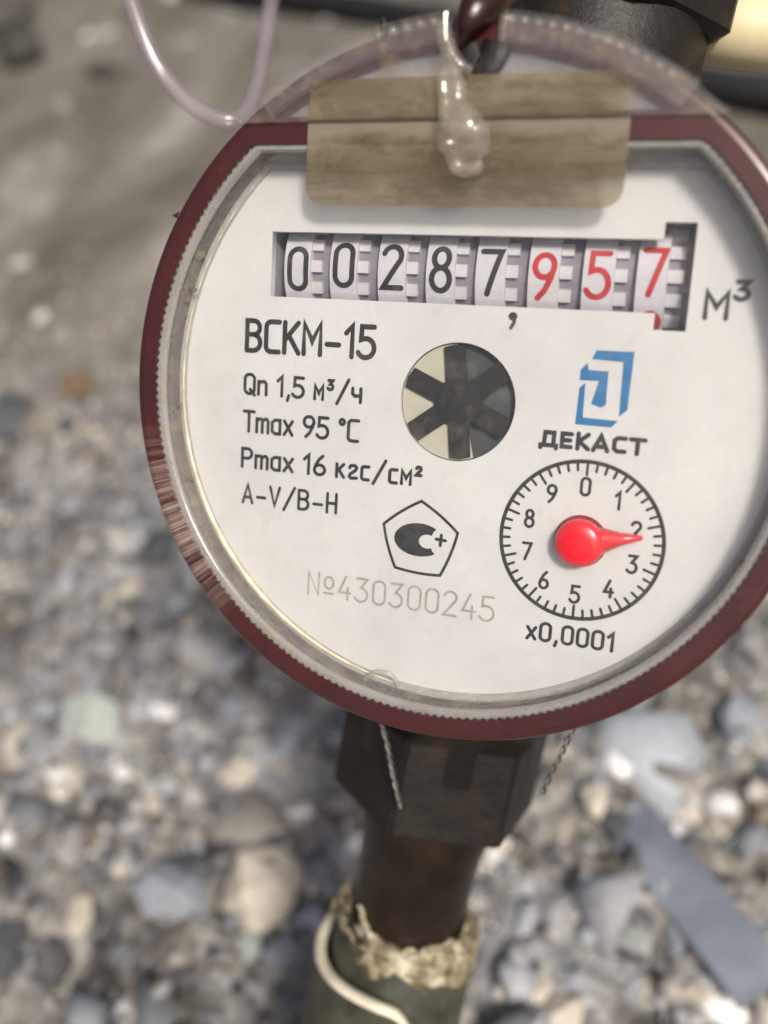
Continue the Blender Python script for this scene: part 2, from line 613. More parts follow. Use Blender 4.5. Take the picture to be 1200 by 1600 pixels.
OO = arc(.23, .77, .23, .23, 0, 180) + arc(.23, .23, .23, .23, 180, 360) + [(.46, .77)]
THREE = [[(.02, 1), (.43, 1), (.19, .60)] + arc(.19, .30, .26, .30, 75, -150, 16)]
TWO = [arc(.23, .76, .23, .24, 165, -25) + [(0, 0), (.48, 0)]]
EM = [[(0, 0), (0, 1), (.27, .42), (.54, 1), (.54, 0)]]
CE = [[(.44, 1)] + arc(.17, .83, .17, .17, 90, 180, 6) + arc(.17, .17, .17, .17, 180, 270, 6) + [(.44, 0)]]
KA = [[(0, 0), (0, 1)], [(.44, 1), (.03, .45)], [(.13, .58), (.47, 0)]]
GL = {
    '0': ([OO], .46), '1': ([[(0, .76), (.2, 1), (.2, 0)]], .26), '2': (TWO, .48), '3': (THREE, .46),
    '4': ([[(.26, 1), (0, .3), (.46, .3)], [(.34, .52), (.34, 0)]], .46),
    '5': ([[(.44, 1), (.05, 1), (.04, .58)] + arc(.19, .31, .27, .31, 105, -150, 16)], .46),
    '6': ([[(.36, 1), (.2, .82), (.06, .52), (0, .27)] + arc(.23, .26, .23, .26, 180, 535, 24)], .46),
    '7': ([[(0, 1), (.46, 1), (.15, 0)]], .46),
    '8': ([arc(.23, .77, .19, .23, -90, 270, 24), arc(.23, .27, .23, .27, 90, 450, 24)], .46),
    '9': ([[(.1, 0), (.26, .18), (.40, .48), (.46, .73)] + arc(.23, .74, .23, .26, 0, 355, 24)], .46),
    'B': ([[(0, 0), (0, 1), (.24, 1)] + arc(.24, .77, .19, .23, 90, -90, 10) + [(0.02, .54)], [(.24, .54)] + arc(.22, .27, .24, .27, 90, -90, 10) + [(0, 0)]], .47),
    'C': (CE, .44), 'K': (KA, .46), 'M': (EM, .54), '-': ([[(.03, .36), (.42, .36)]], .45),
    'Q': ([OO, [(.26, .22), (.48, -.06)]], .47),
    'n': ([[(0, 0), (0, .68)], [(0, .52), (.1, .66), (.27, .68), (.37, .56), (.37, 0)]], .37),
    ',': ([[(.08, .06), (.02, -.2)]], .1), 'м': (sc(EM, .68), .40),
    '³': (sc(THREE, .46, .52), .22), '²': (sc(TWO, .42, .52), .22), '/': ([[(0, -.16), (.5, 1.08)]], .5),
    'ч': ([[(0, .68), (0, .42), (.1, .3), (.37, .33)], [(.37, .68), (.37, 0)]], .38),
    'T': ([[(0, 1), (.5, 1)], [(.25, 1), (.25, 0)]], .44),
    'm': ([[(0, 0), (0, .68)], [(0, .54), (.08, .66), (.2, .68), (.27, .58), (.27, 0)], [(.27, .54), (.35, .66), (.47, .68), (.54, .58), (.54, 0)]], .54),
    'a': ([[(.37, 0), (.37, .68), (.13, .68), (0, .56), (0, .12), (.13, 0), (.37, 0.04)]], .38),
    'x': ([[(0, 0), (.38, .68)], [(0, .68), (.38, 0)]], .38),
    'P': ([[(0, 0), (0, 1), (.24, 1)] + arc(.24, .74, .2, .26, 90, -90, 10) + [(0.02, .48)]], .44),
    'к': (sc(KA, .68), .34), 'с': (sc(CE, .68), .31),
    'г': ([[(.02, .55), (.08, .66), (.25, .68), (.33, .58), (.29, .44), (.05, .2), (.02, .08), (.1, 0), (.34, .03)]], .36),
    'A': ([[(0, 0), (.23, 1), (.46, 0)], [(.08, .3), (.38, .3)]], .46), 'V': ([[(0, 1), (.23, 0), (.46, 1)]], .46),
    'H': ([[(0, 0), (0, 1)], [(.42, 0), (.42, 1)], [(0, .5), (.42, .5)]], .42),
    'N': ([[(0, 0), (0, 1), (.42, 0), (.42, 1)]], .42),
    'º': ([arc(.2, .62, .18, .26, 90, 450, 18), [(.02, .16), (.38, .16)]], .4),
    '°': ([arc(.1, .88, .1, .12, 90, 450, 14)], .2), '.': ([[(.03, 0), (.05, .05)]], .08),
    'Д': ([[(-.02, -.12), (-.02, .06), (.66, .06), (.66, -.12)], [(.12, .1), (.16, .92), (.54, .92), (.54, .1)]], .64),
    'Е': ([[(.46, .92), (.07, .92), (.07, .06), (.46, .06)], [(.1, .5), (.42, .5)]], .48),
    'К': ([[(.07, 0), (.07, 1)], [(.5, .98), (.12, .5), (.52, .02)]], .54), 'А': ([[(0, 0), (.3, .95), (.6, 0)], [(.14, .26), (.46, .26)]], .6),
    'С': ([[(.52, .92), (.2, .92), (.07, .76), (.07, .22), (.2, .06), (.52, .06)]], .54), 'Т': ([[(0, .92), (.6, .92)], [(.3, .9), (.3, 0)]], .6),
}


def ribbon(P, w):
    """one stroke: strip of width w with mitred corners and rounded ends, 2D"""
    Q = [np.array(P[0], float)]
    for p in P[1:]:
        p = np.array(p, float)
        if np.linalg.norm(p - Q[-1]) > w * .12:
            Q.append(p)
    if len(Q) < 2:
        Q.append(Q[0] + np.array([w * .1, 0]))
    closed = np.linalg.norm(Q[0] - Q[-1]) < w * .5 and len(Q) > 6
    if closed:
        Q[-1] = Q[0].copy()
    D = [(Q[i + 1] - Q[i]) / (np.linalg.norm(Q[i + 1] - Q[i]) + 1e-12) for i in range(len(Q) - 1)]
    V, F = [], []
    L = []
    for i, q in enumerate(Q):
        if closed and i in (0, len(Q) - 1):
            a, b = D[-1], D[0]
        else:
            a, b = D[max(i - 1, 0)], D[min(i, len(D) - 1)]
        na, nb = np.array([-a[1], a[0]]), np.array([-b[1], b[0]])
        m = na + nb
        ml = np.linalg.norm(m)
        m = na if ml < 1e-6 else m / ml
        k = min(1 / max(.35, m @ na), 2.2)
        L.append((q + m * k * w / 2, q - m * k * w / 2))
    for a, b in L:
        V += [a, b]
    for i in range(len(L) - 1):
        F.append((2 * i, 2 * i + 1, 2 * i + 3, 2 * i + 2))
    if not closed:
        for e, d in ((0, -D[0]), (len(Q) - 1, D[-1])):
            c = Q[e]
            nrm = np.array([-d[1], d[0]])
            b = len(V)
            for j in range(7):
                th = math.pi * j / 6
                V.append(c + nrm * math.cos(th) * w / 2 + d * math.sin(th) * w / 2)
            F.append(tuple(range(b, b + 7))[::-1])
    return V, F


def strokes_of(text, gap=.2, space=.34):
    x, out = 0.0, []
    for ch in text:
        if ch == ' ':
            x += space
            continue
        g, w = GL[ch]
        for p in g:
            out.append([(a + x, b) for a, b in p])
        x += w + gap
    return out, x - gap


def subdiv(P, d):
    out = [P[0]]
    for a, b in zip(P[:-1], P[1:]):
        n = max(1, int(math.hypot(b[0] - a[0], b[1] - a[1]) / d))
        out += [(a[0] + (b[0] - a[0]) * i / n, a[1] + (b[1] - a[1]) * i / n) for i in range(1, n + 1)]
    return out


def ink_mesh(name, strokes, w, mat, parent, fn):
    parts = []
    for k, s in enumerate(strokes):
        V, F = ribbon(s, w)
        parts.append(([fn(x, y, .02 + .012 * (k % 4)) for x, y in V], F))
    V, F = join(parts)
    o = mesh(name, V, F, mat, parent)
    return o


def flat(z=0.0):
    return lambda x, y, dz: (x, y, z + dz)


def text(name, s, x0, x1, yb, h, w, mat, parent, gap=.2, space=.34, slope=0.0):
    st_, tw = strokes_of(s, gap, space)
    k = (x1 - x0 - w) / tw
    hh = h - w
    S = [[(x0 + w / 2 + a * k, yb + w / 2 + b * hh + slope * a * k) for a, b in p] for p in st_]
    return ink_mesh(name, S, w, mat, parent, flat())


def tag(o, label, cat, group=None, kind=None):
    o['label'] = label
    o['category'] = cat
    if group:
        o['group'] = group
    return o


def empty(name, mw=None):
    e = bpy.data.objects.new(name, None)
    COL.objects.link(e)
    e.empty_display_size = .02
    if mw is not None:
        e.matrix_world = mw
    return e


# ------------------------------------------------------------------ ground


def lattice(seed):
    return np.random.default_rng(seed).random((64, 64))


LT = [lattice(s) for s in range(6)]


def vnoise(x, y, scale, k):
    x, y = np.asarray(x) * scale, np.asarray(y) * scale
    xi, yi = np.floor(x).astype(int), np.floor(y).astype(int)
    fx, fy = x - xi, y - yi
    fx, fy = fx * fx * (3 - 2 * fx), fy * fy * (3 - 2 * fy)
    g = LT[k]
    a, b = g[xi % 64, yi % 64], g[(xi + 1) % 64, yi % 64]
    c, d = g[xi % 64, (yi + 1) % 64], g[(xi + 1) % 64, (yi + 1) % 64]
    return (a * (1 - fx) + b * fx) * (1 - fy) + (c * (1 - fx) + d * fx) * fy - .5


def gh(x, y):
    """ground height in metres"""
    far = np.clip((np.asarray(y) - .09) / .10, 0, 1)
    k = 1 - .8 * far * far * (3 - 2 * far)
    return (.004 + .010 * k) * vnoise(x, y, 14, 0) + k * (.010 * vnoise(x, y, 45, 1) + .0075 * vnoise(x, y, 110, 2) + .0055 * vnoise(x, y, 240, 3))


def build_ground():
    n = 360
    u = np.linspace(-1, 1, n)
    q = np.sign(u) * (.34 * np.abs(u) + 4.0 * np.abs(u) ** 6)
    X, Y = np.meshgrid(q, q + .08, indexing='ij')
    Zz = gh(X, Y)
    V = np.stack([X.ravel(), Y.ravel(), Zz.ravel()], 1)
    i, j = np.meshgrid(np.arange(n - 1), np.arange(n - 1), indexing='ij')
    a = (i * n + j).ravel()
    F = np.stack([a, a + n, a + n + 1, a + 1], 1)
    o = mesh('ground', V.tolist(), F.tolist(), MAT['ground'], None, True, 1.0)
    o['kind'] = 'structure'
    return o


TINTS = np.array([(.40, .37, .325), (.32, .31, .30), (.26, .268, .285), (.19, .197, .212), (.48, .45, .40), (.10, .10, .105), (.33, .285, .225), (.30, .32, .35), (.66, .66, .65), (.20, .165, .13)])


def stone_shape(rng, size, n=13):
    """angular broken stone: hull of scattered points"""
    import bmesh
    bm = bmesh.new()
    p = rng.normal(size=(n, 3))
    p /= np.linalg.norm(p, axis=1)[:, None]
    p *= rng.uniform(.75, 1.15, (n, 1)) * rng.uniform(.7, 1.5, 3) * [1, 1, .8]
    for q in p:
        bm.verts.new(q * size)
    res = bmesh.ops.convex_hull(bm, input=bm.verts[:])
    bmesh.ops.delete(bm, geom=[v for v in bm.verts if not v.link_faces], context='VERTS')
    bm.verts.index_update()
    V = np.array([v.co[:] for v in bm.verts])
    F = np.array([[v.index for v in f.verts] for f in bm.faces])
    bm.free()
    return V, F


def build_gravel():
    N = 56000
    VV, FF, TT = [], [], []
    shapes = [stone_shape(RNG, 1.0, 9 + i % 8) for i in range(60)]
    k = 0
    for i in range(N):
        y = RNG.uniform(-.17, .60)
        wid = .15 + (y + .17) * .5
        x = RNG.uniform(-wid, wid) - .03 - (y + .1) * .25
        dens = 1.0 if y < .07 else max(.03, 1 - (y - .07) * 7)
        if RNG.random() > dens:
            continue
        big = i % 80 == 0
        s = float(RNG.uniform(.006, .0125)) if big else float(np.clip(RNG.lognormal(math.log(.0013), .62), .0006, .0065))
        V0, F0 = shapes[RNG.integers(60)]
        a = RNG.uniform(0, 6.28)
        V = V0 @ np.array([[math.cos(a), -math.sin(a), 0], [math.sin(a), math.cos(a), 0], [0, 0, 1]]) * s
        V = V + [x, y, float(gh(x, y)) + s * (RNG.uniform(-.65, -.40) if big else RNG.uniform(-.6, .05))]
        VV.append(V)
        FF.append(F0 + k)
        cold = vnoise(x, y, 9, 4)
        w = np.array([3, 3, 2.2, 1.6, 2.0, 1.6, 1.6, 1.6, .5, 1.0])
        w = w * (np.array([1, 1, 2.2, 2.0, .7, 1.2, .5, 2.2, 1, .6]) if cold > 0 else np.array([1.5, 1.2, .7, .6, 1.6, .8, 1.6, .4, 1, 1.4]))
        t = TINTS[RNG.choice(10, p=w / w.sum())] * RNG.uniform(.55, 1.45)
        if vnoise(x, y, 30, 5) < -.17:
            t = t * .5                                  # patches of darker stones
        TT.append(np.repeat(np.append(t, 1)[None], len(V), 0))
        k += len(V)
    V, F, T = np.concatenate(VV), np.concatenate(FF), np.concatenate(TT)
    me = bpy.data.meshes.new('gravel')
    me.vertices.add(len(V))
    me.vertices.foreach_set('co', V.astype(np.float32).ravel())
    me.loops.add(len(F) * 3)
    me.loops.foreach_set('vertex_index', F.astype(np.int32).ravel())
    me.polygons.add(len(F))
    me.polygons.foreach_set('loop_start', np.arange(0, len(F) * 3, 3, dtype=np.int32))
    at = me.attributes.new('tint', 'FLOAT_COLOR', 'POINT')
    at.data.foreach_set('color', T.astype(np.float32).ravel())
    me.update(calc_edges=True)
    me.validate()
    o = link('gravel', me, MAT['stone'], None, False)
    o['kind'] = 'stuff'
    o['label'] = 'mixed beige and grey gravel strewn over the ground'
    o['category'] = 'gravel'
    return o


def pebble(px, py, rpx, tint, label, group=None, gloss=False, sq=(1, 1, .8), sink=.25):
    p = G(px, py)
    dist = np.linalg.norm(p - (W3 @ CC - [0, 0, GROUND_Z]) * MM)
    s = rpx / FPX * dist
    V, PF = stone_shape(RNG, s, 22)
    V = V * sq
    me = bpy.data.meshes.new('pebble')
    me.from_pydata(V.tolist(), [], PF.tolist())
    at = me.attributes.new('tint', 'FLOAT_COLOR', 'POINT')
    at.data.foreach_set('color', np.repeat(np.append(np.array(tint), 1)[None], len(V), 0).astype(np.float32).ravel())
    o = link('pebble', me, MAT['glossstone' if gloss else 'stone'], None, False)
    o.location = (p[0], p[1], float(gh(p[0], p[1])) + s * (.45 - sink))
    tag(o, label, 'pebble', group)
    return o


ground = build_ground()
gravel = build_gravel()

WHITE, BEIGE, SLATE, DARK, BROWN, GREEN = (.72, .72, .70), (.50, .45, .37), (.26, .28, .31), (.07, .075, .08), (.16, .11, .06), (.33, .36, .33)
pebs = [
    (262, 1105, 24, WHITE, True, 'bright'), (175, 1188, 15, WHITE, True, 'bright'), (410, 1360, 26, WHITE, True, 'bright'), (460, 1246, 17, WHITE, True, 'bright'),
    (972, 1182, 27, WHITE, True, 'bright'), (1182, 1225, 18, WHITE, True, 'bright'), (545, 1310, 20, WHITE, True, 'bright'), (1050, 1290, 13, WHITE, True, 'bright'), (70, 1195, 18, WHITE, True, 'bright'),
    (930, 1262, 34, BEIGE, False, 'beige'), (360, 1188, 24, BEIGE, False, 'beige'), (400, 1380, 52, BEIGE, False, 'beige'), (15, 1140, 24, BEIGE, False, 'beige'), (110, 1420, 20, BEIGE, False, 'beige'),
    (180, 1340, 20, BEIGE, False, 'beige'), (880, 1590, 30, BEIGE, False, 'beige'), (1090, 1555, 18, BEIGE, False, 'beige'), (840, 1545, 24, BEIGE, False, 'beige'), (1075, 1255, 18, BEIGE, False, 'beige'), (230, 1240, 24, BEIGE, False, 'beige'),
    (300, 1000, 24, BEIGE, False, 'beige'), (210, 960, 26, BEIGE, False, 'beige'),
    (310, 1355, 26, DARK, False, 'dark'), (270, 890, 26, DARK, False, 'dark'), (25, 675, 44, DARK, False, 'dark'), (45, 85, 58, (.035, .032, .026), False, 'rock'), (162, 112, 26, (.05, .045, .035), False, 'rock'), (8, 30, 40, (.06, .055, .045), False, 'rock'), (20, 1490, 34, DARK, False, 'dark'), (130, 615, 24, BROWN, False, 'brown'), (985, 1360, 26, DARK, False, 'dark'), (960, 1300, 24, DARK, False, 'dark'),
    (150, 1120, 46, GREEN, False, 'green'), (380, 1470, 30, GREEN, False, 'green'), (435, 1480, 26, SLATE, True, 'grey'), (260, 1400, 44, SLATE, False, 'grey'), (1055, 1475, 30, SLATE, True, 'grey'), (990, 1475, 20, GREEN, True, 'green'), (1000, 1540, 26, SLATE, True, 'grey'), (120, 800, 20, SLATE, True, 'grey'), (1040, 1400, 24, SLATE, False, 'grey'), (360, 1100, 30, SLATE, False, 'grey'), (440, 1140, 26, SLATE, False, 'grey'), (1160, 1110, 26, SLATE, True, 'grey'),
]
PLAB = {'bright': ('bright white pebble standing out among the duller gravel', 'bright white pebbles'),
        'beige': ('sandy beige stone bedded in the gravel', 'sandy beige stones'),
        'dark': ('near-black stone bedded in the gravel', 'dark stones'),
        'rock': ('dark brown rock in the bare soil behind the clear cord', 'rocks in the bare soil'),
        'brown': ('lone brown stone bedded in the gravel', None),
        'green': ('pale greenish grey stone bedded in the gravel', 'greenish stones'),
        'grey': ('slate blue-grey stone bedded in the gravel', 'blue-grey stones')}
for (px, py, r, t, gl, k) in pebs:
    pebble(px, py, r, t, *PLAB[k], gloss=gl)

# ------------------------------------------------------------------ water meter
meter = empty('water_meter', WORLD)
tag(meter, 'round water meter with white dial, maroon collar and clear plastic cover on a dark pipe', 'water meter')

# body: housing below the collar, barrel along the pipe axis
AX_O = np.array([2.2, 0.0, -25.0])
AX_A = math.radians(7.5)
AXD = np.array([-math.sin(AX_A), -math.cos(AX_A), 0.0])             # down the pipe
AXS = np.array([math.cos(AX_A), -math.sin(AX_A), 0.0])
RISER_O = AX_O + AXS * .6
lathe('housing', [(34.4, -8.6), (34.0, -12), (33.0, -22), (31, -34), (26, -39), (.01, -40)], MAT['iron'], meter, 72)
lathe('barrel', [(12, -52), (13, -50), (13, 50), (12, 52)], MAT['iron'], meter, 40, (AX_O, AXD, AXS))

# collar
NT_TEETH = 236


def d_shape(r, ych, amp=0.0, teeth=NT_TEETH, n=4):
    """circle of radius r cut by the chord y = ych, rim serrated by amp"""
    a_end = math.degrees(math.asin(ych / r))
    out = []
    N = teeth * n
    for i in range(N):
        a = 360 * i / N
        d = (a - 90 + 180) % 360 - 180
        rr = r + amp * (abs((i % n) / n - .5) * 4 - 1)
        x, y = rr * math.cos(math.radians(a)), rr * math.sin(math.radians(a))
        if y > ych:
            continue
        out.append((a, x, y))
    out.sort(key=lambda q: (q[0] - 90) % 360)
    return [(x, y) for _, x, y in out]


def segment(r, ych, n=60, notch=None):
    a0 = math.degrees(math.asin(ych / r))
    pts = circ(r, n, (0, 0), a0, 180 - a0, True)
    if notch is None:
        return pts
    x0, x1, yb = notch
    out, done = [], False
    for x, y in pts:
        if x0 < x < x1:
            if not done:
                c, rr = (x0 + x1) / 2, (x1 - x0) / 2
                out.append((x1, math.sqrt(r * r - x1 * x1)))
                out += [(c + rr * math.cos(math.radians(t)), yb + rr + rr * math.sin(math.radians(t))) for t in range(0, -181, -15)]
                out.append((x0, math.sqrt(r * r - x0 * x0)))
                done = True
            continue
        out.append((x, y))
    return out


NOTCH = (-1.6, 2.8, 30.6)
collar = lathe('collar', [(35.1, 4.5), (35.7, 4.42), (35.95, 4.15), (36.0, 3.7), (35.9, -6), (35.2, -8.0), (33.5, -8.7), (32.4, -8.7)], MAT['maroon'], meter, 180)
fill('collar_face', [circ(35.1, 180), d_shape(33.5, 25.2, .13), segment(33.3, 27.6)], 4.25, 4.5, MAT['maroon'], collar)
mesh('burr', [tuple(U(*q)) for q in ((268, 337, 4), (281, 330, 4), (277, 341, 4), (274, 335, 3))], [(0, 1, 2), (0, 2, 3), (0, 3, 1), (1, 3, 2)], MAT['maroon'], collar)

# dial plate
WX0, WX1, WY0, WY1 = -21.9, 22.35, 9.95, 16.9
win = [(WX0, WY0), (19.3, WY0), (19.3, 8.35), (WX1, 8.35), (WX1, 18.5), (19.4, 18.5), (19.4, WY1), (WX0, WY1)]
IMC = (.2, -.15)
dial = fill('dial_plate', [circ(33.2, 160), win[::-1], circ(6.25, 64, IMC)], -1.0, 0.0, MAT['dial'], meter)
T_ = text
T_('lettering', 'BCKM-15', -24.9, -9.1, 3.62, 3.85, 0.560, MAT['ink'], dial, .19)
T_('lettering', 'Qn 1,5 м³/ч', -24.9, -10.4, -1.15, 2.55, 0.381, MAT['ink'], dial)
T_('lettering', 'Tmax 95 °C', -24.9, -10.5, -5.45, 2.65, 0.381, MAT['ink'], dial)
T_('lettering', 'Pmax 16 кгс/см²', -24.95, -2.95, -9.6, 2.5, 0.381, MAT['ink'], dial)
T_('lettering', 'A-V/B-H', -24.7, -12.7, -13.75, 2.5, 0.358, MAT['ink'], dial, .22)
T_('lettering', 'Nº430300245', -15.95, 6.1, -23.55, 2.95, .27, MAT['faint'], dial, .22)
T_('lettering', 'x0,0001', 9.6, 19.0, -24.8, 2.25, 0.358, MAT['ink'], dial, .24)
T_('lettering', 'м³', 23.7, 27.9, 9.5, 4.0, .48, MAT['ink'], dial, .1)
T_('lettering', 'ДЕКАСТ', 9.2, 20.0, -4.1, 2.0, .46, MAT['ink'], dial, .2)
cm = ink_mesh('decimal_comma', [[(5.38, 9.02), (5.42, 8.95)]], .85, MAT['ink'], dial, flat())
ink_mesh('comma_tail', [[(5.62, 8.9), (5.58, 8.4), (5.3, 7.85)]], .38, MAT['ink'], cm, flat(.01))
logo = fill('logo', [[(14.15, 6.1), (17.8, 6.15), (17.7, .4), (16.95, -.3), (16.85, 5.1), (13.75, 5.2)],
                     [(13.35, 4.8), (13.55, 4.1), (15.5, 4.1), (15.55, .75), (15.1, .45), (14.1, .75), (14.65, 3.1), (12.75, 3.05), (12.75, 4.1)],
                     [(13.35, 2.8), (12.8, 2.3), (12.7, -1.4), (16.3, -1.45), (16.9, -.75), (13.4, -.65)]], .01, .035, MAT['blue'], dial)


def bow(P, k):
    out = []
    n = len(P)
    c = np.mean(P, 0)
    for i in range(n):
        a, b = np.array(P[i]), np.array(P[(i + 1) % n])
        m = (a + b) / 2
        o = m + (m - c) / np.linalg.norm(m - c) * k
        for j in range(8):
            t = j / 8
            out.append(tuple((1 - t) ** 2 * a + 2 * t * (1 - t) * o + t * t * b))
    return out + [out[0]]


ink_mesh('approval_mark', [bow([(-2.95, -11.1), (1.35, -14.15), (-.3, -19.1), (-5.5, -18.85), (-7.1, -14.1)], .35)], .32, MAT['ink'], dial, flat())
eye = [(-2.95 + 2.85 * math.cos(math.radians(a)), -15.42 + 1.85 * math.sin(math.radians(a))) for a in range(48, 313, 6)]
eye += [(-1.35, -16.55)] + [(-2.0 + .95 * math.cos(math.radians(a)), -15.5 + .78 * math.sin(math.radians(a))) for a in range(-60, -301, -12)] + [(-1.35, -14.35)]
fill('approval_eye', [eye], .01, .035, MAT['ink'], dial)
ink_mesh('approval_cross', [[(-1.0, -15.1), (.05, -15.15)], [(-.45, -14.6), (-.5, -15.75)]], .36, MAT['ink'], dial, flat())

# small dial
SX, SY, SR = 14.38, -13.40, 8.3
strokes = [circ(SR, 96, (SX, SY)) + [(SX + SR, SY)]]
sub = ink_mesh('small_dial_ring', strokes, .42, MAT['ink'], dial, flat())
tk = []
for i in range(50):
    a = math.radians(90 - 7.2 * i)
    r1 = SR - (1.35 if i % 5 == 0 else .9)
    tk.append([(SX + SR * math.cos(a), SY + SR * math.sin(a)), (SX + r1 * math.cos(a), SY + r1 * math.sin(a))])
ink_mesh('small_dial_ticks', tk, .28, MAT['ink'], sub, flat(.0))
for d in range(10):
    a = math.radians(90 - 36 * d)
    st_, tw = strokes_of(str(d))
    h = 1.75
    cx, cy = SX + 5.72 * math.cos(a), SY + 5.72 * math.sin(a)
    ink_mesh('numeral', [[(cx + (x - tw / 2) * h * 1.05, cy + (y - .5) * h) for x, y in p] for p in st_], .32, MAT['ink'], sub, flat())
# red pointer
pdir = np.array([20.6 - 14.2, -12.25 + 13.6])
pdir /= np.linalg.norm(pdir)
pa = math.atan2(pdir[1], pdir[0])
fill('pointer_recess_shade', [circ(2.75, 40, (SX, SY))], .02, .06, MAT['redshade'], dial)  # flat disc, its dark red stands for the shaded recess round the hub
hubp = [(2.45, .3), (2.5, 1.3), (2.35, 1.75), (1.9, 2.05), (1.1, 2.2), (.01, 2.25)]
hub = lathe('pointer', hubp, MAT['red'], meter, 40, (np.array([SX, SY, 0]), np.array([0, 0, 1.]), np.array([1., 0, 0])))
pv = []
for s, wd, zt in ((1.2, 1.75, 1.85), (2.4, 1.35, 1.75), (4.2, .68, 1.6), (6.3, .20, 1.45)):
    c = np.array([SX, SY]) + pdir * s
    nn = np.array([-pdir[1], pdir[0]]) * wd
    for kx, kz in ((1, 0), (.75, .8), (0, 1.0), (-.75, .8), (-1, 0)):
        q = c + nn * kx
        pv.append((q[0], q[1], .75 + (zt - .75) * kz))
pf = [(5 * i + j, 5 * i + j + 1, 5 * i + j + 6, 5 * i + j + 5) for i in range(3) for j in range(4)] + [(15, 16, 17, 18, 19), (0, 5, 9, 4), (5, 10, 14, 9), (10, 15, 19, 14)]
mesh('pointer_needle', pv, pf, MAT['red'], hub, True)

# impeller
imp = fill('impeller_well', [circ(6.2, 64, IMC)], -1.6, -1.2, MAT['darkgrey'], meter)
half = [(IMC[0] + 6.15 * math.cos(math.radians(a)), IMC[1] + 6.15 * math.sin(math.radians(a))) for a in range(95, 286, 5)]
half += [(2.3, -5.9), (1.2, -2.0), (-.4, 2.5)]
fill('cream_half_disc', [half], -.75, -.45, MAT['cream'], imp)
star = []
for i in range(6):
    a = math.radians(97 + 60 * i)
    d, nn = np.array([math.cos(a), math.sin(a)]), np.array([-math.sin(a), math.cos(a)])
    c = np.array(IMC)
    hw = 1.12
    for q in (c + d * 1.95 - nn * hw, c + d * 5.85 - nn * hw, c + d * 6.05 + nn * 0, c + d * 5.85 + nn * hw, c + d * 1.95 + nn * hw):
        star.append(tuple(q))
fill('impeller_star', [star], -.4, -.12, MAT['star'], imp)
lathe('impeller_hub', [(2.55, -.11), (2.45, -.08), (.01, -.06)], MAT['star'], imp, 32, (np.array([*IMC, 0]), np.array([0, 0, 1.]), np.array([1., 0, 0])))

# counter: chamber and eight drums
ch_pts = [(WX0 - .4, 7.8), (WX1 + .4, 7.8), (WX1 + .4, 19.0), (WX0 - .4, 19.0)]
chV = [(x, y, z) for z in (-1.05, -9.5) for x, y in ch_pts]
mesh('counter_chamber', chV, [(0, 1, 5, 4), (1, 2, 6, 5), (2, 3, 7, 6), (3, 0, 4, 7), (4, 5, 6, 7)], MAT['box'], meter)
DR, DZ, DY = 7.0, -8.3, 13.42
DIG = [('0', 465, 420, 0), ('0', 537, 414, 0), ('2', 613, 417, 0), ('8', 689, 421, 0), ('7', 767, 426, 0), ('9', 850, 432, 1), ('5', 936, 430, 1), ('7', 1022, 425, 1)]


def cyl_map(z_extra=0.0):
    def fn(x, y, dz):
        a = (y - DY) / DR
        r = DR + dz + z_extra
        return (x, DY + r * math.sin(a), DZ + r * math.cos(a))
    return fn


def drum_band(x0, x1, r, a0=0, a1=2 * math.pi, n=48):
    V, F = [], []
    k = n + 1
    for i in range(k):
        a = a0 + (a1 - a0) * i / n
        for (xx, rr) in ((x0, r - 2.2), (x0, r), (x1, r), (x1, r - 2.2)):
            V.append((xx, DY + rr * math.sin(a), DZ + rr * math.cos(a)))
    for i in range(n):
        for j in range(4):
            F.append((4 * i + j, 4 * i + (j + 1) % 4, 4 * i + 4 + (j + 1) % 4, 4 * i + 4 + j))
    F += [(0, 1, 2, 3), (4 * n + 3, 4 * n + 2, 4 * n + 1, 4 * n)]
    return V, F


for i, (ch, px, py, red) in enumerate(DIG):
    q = U(px, py, -1.3)
    cx, cy = float(q[0]), float(q[1])
    last = i == 7
    x0, x1 = cx - 1.62, cx + (1.5 if not last else 1.3)
    V, F = drum_band(x0, x1, DR)
    dr = mesh('digit_drum', V, F, MAT['drum'], meter, False)
    order = '0123456789'
    idx = order.index(ch)
    for k in ((-1, 0, 1) if last else (0,)):
        c2 = order[(idx - k) % 10]
        s2, tw = strokes_of(c2)
        hh = 4.35
        step = 2 * math.pi * DR / 10 * (1.35 if not last else 1.42)
        S = [subdiv([(cx + (x - tw / 2) * 4.25, cy + k * step + (y - .5) * hh) for x, y in p], .35) for p in s2]
        ink_mesh('digit', S, .60, MAT['red_ink' if red else 'ink'], dr, cyl_map())
    # groove drum beside the digits, carrying the gear teeth
    gx1 = x1 + (2.2 if not last else 2.6)
    V, F = drum_band(x1, gx1, DR - .75)
    gv = mesh('gear_ring', V, F, MAT['groove'], dr, False)
    ph = (i * .37) % 1.0
    parts = []
    for k in range(18):
        a0 = 2 * math.pi * (k + .08 * ph) / 18 - .085
        parts.append(drum_band(x1 + .02, x1 + (1.25 if not last else 1.55), DR - .25, a0, a0 + .19, 3))
    V, F = join(parts)
    mesh('gear_teeth', V, F, MAT['tooth'], gv, False)

# clear cover: flat window, sloped wall with serrated rim, inner ledge
cover = fill('clear_cover', [d_shape(33.2, 24.95, 0, 90, 2)], 2.0, 2.1, MAT['cover'], meter)
dl, du_ = d_shape(32.25, 23.3, 0, 150, 1), None
rows = []
NW = 200


def d_ring(r, ych):
    """fixed count of points round a circle cut by a chord"""
    a = math.degrees(math.asin(ych / r))
    pts = circ(r, NW, (0, 0), 180 - a, 360 + a, True)
    x0, x1 = pts[-1][0], pts[0][0]
    return pts + [(x0 + (x1 - x0) * i / 40, ych) for i in range(1, 40)]


